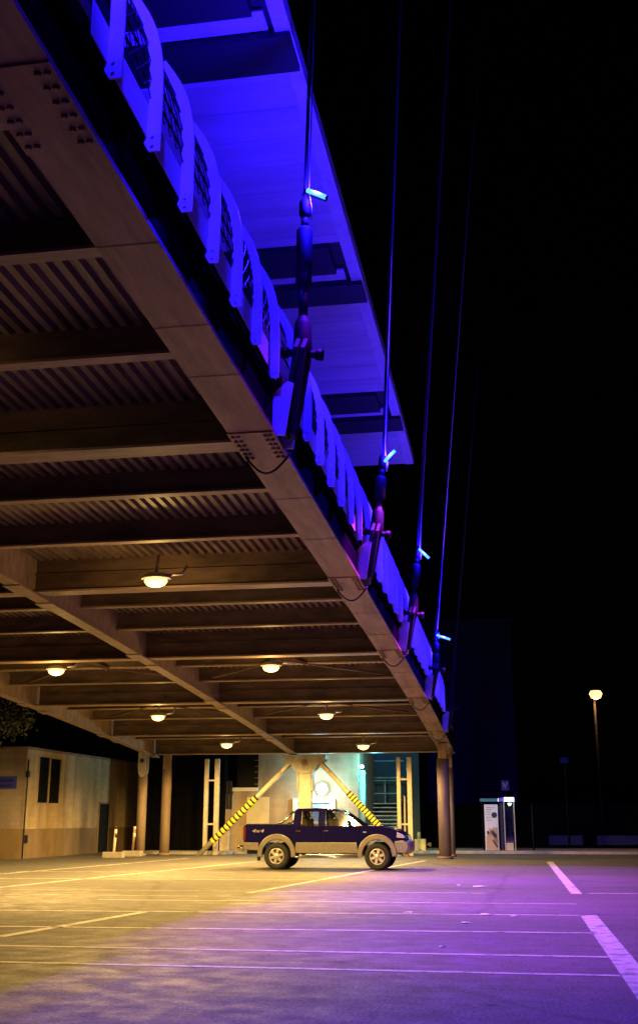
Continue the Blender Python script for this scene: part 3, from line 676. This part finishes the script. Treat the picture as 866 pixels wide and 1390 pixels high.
# ------------------------------------------------------------------ phone booth, signs, street lamp, far things
PY = 55.8
def px_(x, y, Y=PY): return at(x, y, Y)
ph = thing('phone_booth', 'dark phone booth with backlit poster panel and lit white sign strip on top', 'phone booth', (px_(676, 1158).x, PY, .12))
base = .12
def pbox(x0_, y0_, x1_, y1_, d0, d1, name, m_, par=ph, bev=0):
    a, b = px_(x0_, y0_), px_(x1_, y1_); m = MB(); m.box((a.x, PY + d0, max(base, b.z)), (b.x, PY + d1, a.z)); return m.build(name, m_, par, bev)
pbox(653, 1089, 656.3, 1160, -.05, 1.3, 'side_panel', M['steel'])
pp = pbox(656.6, 1092, 677.5, 1155.5, -.03, .03, 'poster_panel', E_poster)
a, b = px_(657, 1092), px_(677.5, 1155)
def pu(u, v): return (a.x + (b.x - a.x) * u, b.z + (a.z - b.z) * v)
m = MB(); cx, cz = pu(.72, .77); m.lathe([(.13, -.008), (.13, -.001)], (cx, PY - .034, cz), 20, 'Y'); m.build('black_disc', M['ink'], pp)
m = MB()
for v, u0, u1 in ((.93, .12, .8), (.89, .12, .6), (.84, .1, .5), (.79, .1, .48), (.72, .1, .5), (.66, .12, .55)):
    p0, p1 = pu(u0, v), pu(u1, v); m.box((p0[0], PY - .04, p0[1] - .012), (p1[0], PY - .034, p0[1] + .012))
m.build('text_lines', mat('poster_text', (.3, .3, .34), .6), pp)
def blob(pts, name, mm, d):
    m = MB(); m.prism([pu(u, v) for u, v in pts], PY - .034 - d, PY - .0335 - d + .004); m.build(name, mm, pp)
blob([(.05, .0), (.95, .0), (.95, .5), (.6, .5), (.3, .42), (.05, .3)], 'picture_ground', mat('poster_sand', (.5, .33, .22), .6), .001)
blob([(.48, .44), (.62, .43), (.85, .35), (.88, .31), (.72, .26), (.62, .3), (.45, .37)], 'dark_picture', M['ink'], .006)
blob([(.5, .24), (.6, .22), (.92, .1), (.9, .06), (.78, .09), (.55, .19)], 'dark_picture', M['ink'], .006)
blob([(.12, .42), (.22, .44), (.32, .38), (.22, .34), (.12, .37)], 'dark_picture', M['ink'], .006)
blob([(.3, .5), (.5, .42), (.44, .36), (.3, .28), (.36, .36)], 'tan_picture', M['tan'], .004)
blob([(.55, .24), (.88, .3), (.95, .2), (.75, .1), (.6, .18)], 'tan_picture', M['tan'], .004)
pbox(678, 1090, 683.5, 1157, -.02, .06, 'dark_jamb', M['black'])
pbox(683.8, 1088, 685.6, 1159, -.06, .06, 'front_post', M['greysteel'])
pbox(697.3, 1088, 699.3, 1160, -.06, .06, 'front_post', M['greysteel'])
pbox(651, 1083.5, 700, 1088.4, .03, 1.4, 'roof', M['steel'])
pbox(651, 1084, 675, 1088, -.08, .025, 'teal_fascia', E_signt); pbox(675.2, 1084, 676.4, 1088, -.085, .025, 'white_mark', E_sign); pbox(676.6, 1083, 683.3, 1088, -.08, .025, 'violet_emblem', E_signv)
pbox(683.5, 1082.3, 697.5, 1088, -.09, .025, 'lit_sign', E_sign)
pbox(686, 1144, 697.2, 1159, -.02, .03, 'lower_panel', M['pale'])
pbox(685.8, 1090, 697.2, 1143.7, -.005, .005, 'glass_door', M['pane'])
pbox(656.5, 1090, 698, 1159, 1.28, 1.33, 'back_panel', M['black'])
pbox(689, 1128, 694, 1140, 1.0, 1.27, 'telephone', M['bluepanel'])
c = px_(691, 1092); lamp('booth_light', 'POINT', (px_(691, 1092).x, PY - .5, c.z + .05), 8, (.7, 1, .95), ph, .1)
def pole(px, pyt, Y, r, name, label, cat):
    c = at(px, pyt, Y); t = thing(name, label, cat, (c.x, Y, 0)); m = MB(); m.tube([(c.x, Y, 0), (c.x, Y, c.z)], r, 10); m.build('pole', M['steel'], t); return t, c
t, c = pole(721, 1090, 56, .04, 'thin_post', 'thin brown post just right of the phone booth', 'post')
t, c = pole(685.5, 1070, 57.5, .04, 'stop_sign_pole', 'small dim violet square sign on a pole behind the phone booth', 'sign')
m = MB(); m.box((c.x - .18, 57.4, c.z - .1), (c.x + .18, 57.44, c.z + .36)); m.build('sign_face', M['violetsign'], t)
m = MB(); m.bar((c.x - .1, 57.39, c.z + .26), (c.x + .02, 57.39, c.z), .05, .006, (0, 1, 0)); m.bar((c.x + .11, 57.39, c.z + .28), (c.x + .0, 57.39, c.z + .05), .05, .006, (0, 1, 0)); m.build('sign_mark', M['greysteel'], t)
t, c = pole(765.5, 1036, 62, .045, 'signal_pole', 'faint thin pole with a small box on top at the right of the car park', 'pole')
m = MB(); m.box((c.x - .22, 61.9, c.z), (c.x + .2, 62.1, c.z + .28)); m.build('head_box', M['bluepanel'], t)
LYs = 66.0; t, c = pole(806, 950, LYs, .07, 'street_lamp', 'tall street lamp glowing orange against the black sky at the right', 'street lamp')
m = MB(); c2 = at(808, 942, LYs - .3); m.lathe([(.05, -.30), (.26, -.20), (.36, .0), (.28, .16), (.05, .20)], (c2.x, c2.y, c2.z), 16, 'Z'); m.build('globe', emit('street_lamp_globe', (1, .6, .2), 2.6), t)
m = MB(); m.tube([(c.x, LYs, c.z), (c2.x, c2.y, c2.z + .22)], .04, 8); m.lathe([(.3, .17), (.08, .28)], (c2.x, c2.y, c2.z), 16, 'Z'); m.build('head', M['greysteel'], t)
lamp('street_light', 'POINT', (c2.x, c2.y - .05, c2.z - .48), 260, (1, .5, .14), t, .15)
for i, (xa_, xb_, lab) in enumerate(((744, 791, 'dark blue sheet barrier low at the right, left of the two'), (809, 880, 'dark blue sheet barrier low at the far right edge'))):
    a, b = at(xa_, 1134, 63.5), at(xb_, 1147, 63.5); t = thing('barrier', lab, 'barrier', ((a.x + b.x) / 2, 63.5, 0), 'low blue barriers')
    m = MB(); m.box((a.x, 63.4, b.z), (b.x, 63.46, a.z)); m.build('sheet', M['bluepanel'], t)
    m = MB(); n = 3
    for k in range(n): x = a.x + (b.x - a.x) * (k + .1) / (n - .8); m.box((x - .03, 63.47, 0), (x + .03, 63.53, a.z))
    m.build('stake', M['steel'], t)
t = thing('dark_backing_fence', 'long near-black board fence added for the darkness behind the phone booth and blue barriers', 'fence', (4, 66.5, 0))  # fence added so the ground behind ends in darkness
x = at(560, 1150, 66.5).x; xe = at(900, 1150, 66.5).x
m = MB(); y = x
while y < xe: m.box((y, 66.5, 0), (y + .19, 66.53, 2.3 + random.uniform(-.02, .02))); y += .2
m.build('boards', M['fence'], t)
m = MB(); m.box((x, 66.54, .5), (xe, 66.6, .6)); m.box((x, 66.54, 1.8), (xe, 66.6, 1.9)); m.build('rail', M['fence'], t)
t = thing('recess_dark_wall', 'near-black wall added for the unlit recess between the left columns and the ladder frame', 'building', (-18, 56, 0))  # wall added as the dark of an unlit recess
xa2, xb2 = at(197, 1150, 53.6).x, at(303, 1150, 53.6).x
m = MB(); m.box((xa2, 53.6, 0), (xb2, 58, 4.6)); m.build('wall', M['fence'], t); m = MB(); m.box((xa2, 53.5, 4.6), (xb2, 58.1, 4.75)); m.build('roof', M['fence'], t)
FYb = 120.0; a, b = at(575, 848, FYb), at(705, 1120, FYb)
t = thing('distant_building', 'tall plain building far behind the bridge, barely visible dark blue', 'building', ((a.x + b.x) / 2, FYb, 0))
m = MB(); m.box((a.x, FYb, 0), (b.x, FYb + 20, a.z)); m.build('wall', M['farwall'], t); m = MB(); m.box((a.x - .2, FYb - .2, a.z), (b.x + .2, FYb + 20, a.z + .5)); m.build('parapet', M['farwall'], t)

# ------------------------------------------------------------------ tree at the left
TX, TY = -22.3, 41.2
tr = thing('tree', 'leafy tree at the left edge, its leaves catching lamp light under the deck corner', 'tree', (TX, TY, 0))
m = MB(); m.tube([(TX, TY, 0), (TX + .1, TY, 1.5), (TX + .3, TY, 3), (TX + .6, TY + .1, 4.6), (TX + .9, TY, 5.8)], [.2, .16, .13, .09, .04], 10)
for k in range(9):
    a = random.uniform(0, 6.28); z = 2.8 + k * .33; p = Vector((TX + .3 + .1 * k, TY, z)); q_ = p + Vector((math.cos(a) * 1.3, math.sin(a) * 1.3, random.uniform(.3, 1.1)))
    m.tube([p, (p + q_) / 2 + Vector((0, 0, .15)), q_], [.06, .04, .015], 6)
m.build('trunk', M['bark'], tr)
m = MB(); cen = [(Vector((TX + .7 + random.gauss(0, .75), TY + random.gauss(0, .8), 5.3 + random.gauss(0, .6))), random.uniform(.35, .75)) for _ in range(20)]
cen += [(at(12, 975, TY), .55), (at(25, 985, TY), .45), (at(8, 990, TY), .5), (at(32, 972, TY), .35)]
for cc, rr in cen:
    for _ in range(130):
        p = cc + Vector((random.gauss(0, 1), random.gauss(0, 1), random.gauss(0, .8))) * rr * .6
        u = Vector((random.gauss(0, 1), random.gauss(0, 1), random.gauss(0, 1))).normalized(); v = u.orthogonal().normalized(); l = random.uniform(.06, .11)
        m.bm.faces.new([m.bm.verts.new(x) for x in (p - u * l, p + v * l * .45, p + u * l, p - v * l * .45)])
m.build('crown', M['leaf'], tr)

# ------------------------------------------------------------------ litter
for px, py, sx, lab in ((652, 1204, .34, 'largest crumpled white paper on the asphalt, right of centre'), (622, 1202, .12, 'tiny scrap of paper beside the largest crumpled paper'), (554, 1239.5, .22, 'flat white paper scrap on a parking line, nearer the pickup side'),
                    (659, 1242, .26, 'long white paper scrap lying along a parking line'), (632, 1253.5, .2, 'thin white paper scrap in the violet light between two lines'), (697, 1244.5, .12, 'small paper scrap near the right end of a parking line'), (600, 1286, .1, 'small pale scrap of paper nearest the camera')):
    c = gp(px, py); sx *= .55; m = MB(); n = 9; ring = []
    top_ = m.bm.verts.new((c.x, c.y, .015 + sx * .08))
    for k in range(n):
        a = 2 * math.pi * k / n; ring.append(m.bm.verts.new((c.x + math.cos(a) * sx * random.uniform(.5, 1), c.y + math.sin(a) * sx * random.uniform(.3, .8), random.uniform(.005, .022))))
    for k in range(n): m.bm.faces.new([top_, ring[k], ring[(k + 1) % n]])
    m.bm.faces.new(ring[::-1]); tag(m.build('litter', M['paper']), lab, 'litter', 'paper litter on the asphalt')

# ------------------------------------------------------------------ pickup truck
TL = Vector((-7.73, 36.1, 0)); W_ = 1.72
tk = thing('pickup_truck', 'dark blue double cab pickup truck with champagne lower cladding, parked side-on facing right', 'pickup truck', (0, 0, 0))
def arc(cx, cz, r, a0, a1, n=14): return [(cx + r * math.cos(R(a0 + (a1 - a0) * i / n)), cz + r * math.sin(R(a0 + (a1 - a0) * i / n))) for i in range(n + 1)]
WB_ = 3.11; WR = .395
body = [(-1.02, .56), (-1.045, .80), (-1.05, 1.27), (-1.0, 1.32), (.50, 1.32), (.52, 1.285), (2.6, 1.285), (2.72, 1.30), (3.2, 1.27), (3.62, 1.20), (3.84, 1.09), (3.98, .98), (4.03, .80), (4.03, .62), (3.98, .50), (WB_ + .50, .46)]
body += arc(WB_, .43, .46, 0, 180) + [(WB_ - .5, .47), (.5, .47)] + arc(0, .43, .46, 0, 180) + [(-.5, .55)]
m = MB(); m.prism(body, .03, W_ - .03); m.build('body', M['paint'], tk, .035)
ins = lambda z: .05 + max(0, z - 1.28) / .5 * .15
def both(fn):
    fn(0, 1); fn(W_, -1)
def side(y, s):
    fr = MB()
    for poly in ([(.50, 1.26), (.53, 1.74), (.60, 1.785), (.76, 1.785), (.73, 1.26)], [(1.29, 1.26), (1.29, 1.77), (1.5, 1.77), (1.5, 1.26)],
                 [(2.32, 1.26), (1.90, 1.72), (1.99, 1.745), (2.68, 1.28)], [(.761, 1.715), (.761, 1.785), (1.289, 1.785), (1.289, 1.715)], [(1.501, 1.715), (1.501, 1.785), (1.9, 1.77), (1.98, 1.715)]):
        A = [fr.bm.verts.new((x, y + s * ins(z), z)) for x, z in poly]; B = [fr.bm.verts.new((x, y + s * (ins(z) + .05), z)) for x, z in poly]
        fr.bm.faces.new(A); fr.bm.faces.new(B); n = len(poly)
        for k in range(n): fr.bm.faces.new([A[k], B[k], B[(k + 1) % n], A[(k + 1) % n]])
    fr.build('cab_frame', M['paint'], tk)
both(side)
rf = MB(); rf.prism([(.58, 1.77), (.64, 1.80), (1.2, 1.815), (1.85, 1.79), (1.98, 1.748), (1.9, 1.74), (.6, 1.75)], .2, W_ - .2); rf.build('roof', M['paint'], tk, .02)
def pane(poly, nm='window'):
    def f(y, s):
        m = MB(); A = [m.bm.verts.new((x, y + s * (ins(z) + .012), z)) for x, z in poly]; m.bm.faces.new(A); m.build(nm, M['carglass'], tk)
    both(f)
pane([(.74, 1.27), (.745, 1.715), (1.289, 1.715), (1.289, 1.27)]); pane([(1.501, 1.27), (1.501, 1.715), (1.905, 1.715), (2.315, 1.27)])
m = MB(); v = [m.bm.verts.new(p) for p in ((2.67, .1, 1.29), (2.67, W_ - .1, 1.29), (1.98, W_ - .22, 1.745), (1.98, .22, 1.745))]; m.bm.faces.new(v); m.build('windscreen', M['carglass'], tk)
m = MB(); v = [m.bm.verts.new(p) for p in ((.505, .1, 1.29), (.505, W_ - .1, 1.29), (.545, W_ - .2, 1.75), (.545, .2, 1.75))]; m.bm.faces.new(v); m.build('rear_window', M['carglass'], tk)
for sx in (.85, 1.65):
    for yy in (.28, 1.0):
        m = MB(); m.prism([(sx, .9), (sx + .14, .9), (sx + .04, 1.5), (sx - .1, 1.5)], yy, yy + .44); m.prism([(sx - .1, 1.52), (sx - .02, 1.52), (sx - .04, 1.68), (sx - .12, 1.68)], yy + .1, yy + .34); m.build('seat', M['seat'], tk, .03)
def arches(y, s):
    y0_, y1_ = y - s * .035, y + s * .05
    for cx, a0, a1 in ((0, -8, 188), (WB_, -4, 188)):
        m = MB(); poly = arc(cx, .45, .60, a0, a1, 18) + arc(cx, .43, .455, a1, a0, 18); m.prism(poly, y0_, y1_); m.build('wheel_arch_flare', M['clad'], tk, .02)
    m = MB(); m.prism([(.56, .49), (2.52, .49), (2.48, .80), (.60, .80)], y + s * .012, y + s * .05); m.build('lower_cladding', M['clad'], tk, .01)
    m = MB(); m.prism([(-1.03, .58), (-.56, .56), (-.58, .79), (-1.05, .80)], y + s * .012, y + s * .05); m.build('rear_cladding', M['clad'], tk, .01)
    d1 = MB(); d1.prism([(.58, .81), (1.38, .81), (1.38, 1.27), (.54, 1.27), (.54, 1.1)], y + s * .014, y + s * .045); d1 = d1.build('door', M['paint'], tk, .012)
    d2 = MB(); d2.prism([(1.40, .81), (2.50, .81), (2.60, 1.27), (1.40, 1.27)], y + s * .014, y + s * .045); d2 = d2.build('door', M['paint'], tk, .012)
    for dd, x in ((d1, .60), (d2, 1.46)):
        m = MB(); m.box((x, y - s * .012 if s > 0 else y - .002, 1.12), (x + .16, y + .013 if s > 0 else y + .012, 1.155)); m.build('handle', M['chrome'], dd, .006)
    m = MB(); m.tube([(.5, y + s * .03, .40), (.62, y - s * .04, .375), (2.45, y - s * .04, .375), (2.55, y + s * .03, .40)], .035, 10); m.build('side_step', M['chrome'], tk)
    m = MB(); m.box((2.22, min(y - s * .16, y + s * .06), 1.30), (2.30, max(y - s * .16, y + s * .06), 1.44)); m.build('mirror', M['black'], tk, .025)
    m = MB(); m.prism([(3.70, .95), (3.90, .93), (3.97, .95), (3.90, 1.04), (3.72, 1.11)], y + s * .016, y + s * .12); m.build('headlight', M['headlens'], tk, .015)
    m = MB(); m.prism([(3.6, .50), (3.98, .50), (4.05, .62), (4.05, .80), (3.9, .87), (3.64, .84)], y + s * .008, y + s * .06); m.build('bumper_corner', M['clad'], tk, .02)
    m = MB(); m.prism([(-1.065, .86), (-.985, .86), (-.985, 1.25), (-1.065, 1.25)], y + s * .02, y + s * .14); m.build('tail_light', M['red'], tk, .012)
    m = MB(); m.box((2.68, y + .018 if s > 0 else y - .03, 1.09), (2.78, y + .03 if s > 0 else y - .018, 1.12)); m.build('indicator', M['headlens'], tk)
both(arches)
m = MB(); m.prism([(4.0, .46), (4.08, .56), (4.1, .66), (4.07, .82), (3.98, .84), (3.94, .46)], .06, W_ - .06); m.build('front_bumper', M['clad'], tk, .02)
m = MB(); m.prism([(3.99, .86), (4.05, .87), (4.0, 1.02), (3.93, 1.05)], .45, W_ - .45); m.build('grille', M['chrome'], tk)
m = MB(); m.tube([(-1.02, .12, .60), (-1.17, .10, .62), (-1.19, .3, .62), (-1.19, W_ - .3, .62), (-1.17, W_ - .10, .62), (-1.02, W_ - .12, .60)], .10, 12); m.build('rear_bumper', M['chrome'], tk)
m = MB(); m.box((-1.0, .3, .45), (3.6, W_ - .3, .56)); m.box((-.95, .2, .48), (-.55, W_ - .2, .55)); m.build('chassis', M['black'], tk)
m = MB(); m.prism([(-.98, 1.318), (.46, 1.318), (.46, 1.345), (-.98, 1.345)], .06, W_ - .06); 
for i in range(9): m.box((-.9 + i * .165, .02, 1.325), (-.86 + i * .165, .07, 1.35))
m.build('tonneau_cover', M['black'], tk)
m = MB()
for yy in (.16, W_ - .16): m.tube([(.02, yy, 1.34), (.22, yy, 1.42), (.36, yy, 1.56), (.46, yy + .02 * (1 if yy < 1 else -1), 1.70)], .035, 8)
m.tube([(.45, .18, 1.69), (.45, W_ - .18, 1.69)], .035, 8); m.build('sports_bar', M['chrome'], tk)
m = MB(); m.tube([(3.0, W_ / 2 - .5, 1.29), (3.3, W_ / 2 - .5, 1.27)], .02, 6); m.build('wiper', M['black'], tk)
m = MB(); m.box((-.62, .06, .26), (-.56, .3, .5)); m.build('mud_flap', M['black'], tk)
def wheel(cx, y, s):
    m = MB(); c = (cx, y, WR)
    m.lathe([(.06, 0), (.085, -.012 * s), (.06, -.03 * s), (.02, -.034 * s)], c, 16)
    m.lathe([(.235, .20 * s), (.235, .0), (.222, -.012 * s), (.205, -.004 * s), (.198, .06 * s), (.02, .07 * s)], c, 28)
    for k in range(6):
        a = 2 * math.pi * k / 6 + .3; d = Vector((math.cos(a), 0, math.sin(a)))
        m.bar(Vector(c) + d * .05 + Vector((0, -.01 * s, 0)), Vector(c) + d * .215 + Vector((0, 0, 0)), .03, .075, (0, 1, 0)) if False else m.bar(Vector(c) + d * .05, Vector(c) + d * .21, .078, .03, (0, 1, 0))
    wh = m.build('wheel', M['alloy'], tk)
    m = MB(); m.lathe([(.19, .075 * s), (.02, .078 * s)], c, 20); m.build('brake_disc', M['black'], wh)
    m = MB(); m.lathe([(.232, .21 * s), (.32, .235 * s), (.375, .225 * s), (.395, .18 * s), (.397, .10 * s), (.39, .035 * s), (.37, -.004 * s), (.32, -.02 * s), (.25, -.008 * s), (.234, .01 * s)], c, 40); m.build('tyre', M['rubber'], wh)
for cx in (0, WB_): wheel(cx, .0, 1); wheel(cx, W_, -1)
f = bpy.data.curves.new('badge', 'FONT'); f.body = '4x4'; f.size = .17; f.extrude = .002; f.shear = .25
fo = bpy.data.objects.new('badge', f); S.collection.objects.link(fo); bpy.context.view_layer.update()
me = bpy.data.meshes.new_from_object(fo); bpy.data.objects.remove(fo)
bo = bpy.data.objects.new('badge', me); S.collection.objects.link(bo); me.materials.append(M['alloy'])
me.transform(Matrix.Translation((-.80, .024, 1.09)) @ Matrix.Rotation(math.pi / 2, 4, 'X') @ Matrix.Diagonal((1.5, .85, 1, 1))); bo.parent = tk
tk.location = TL
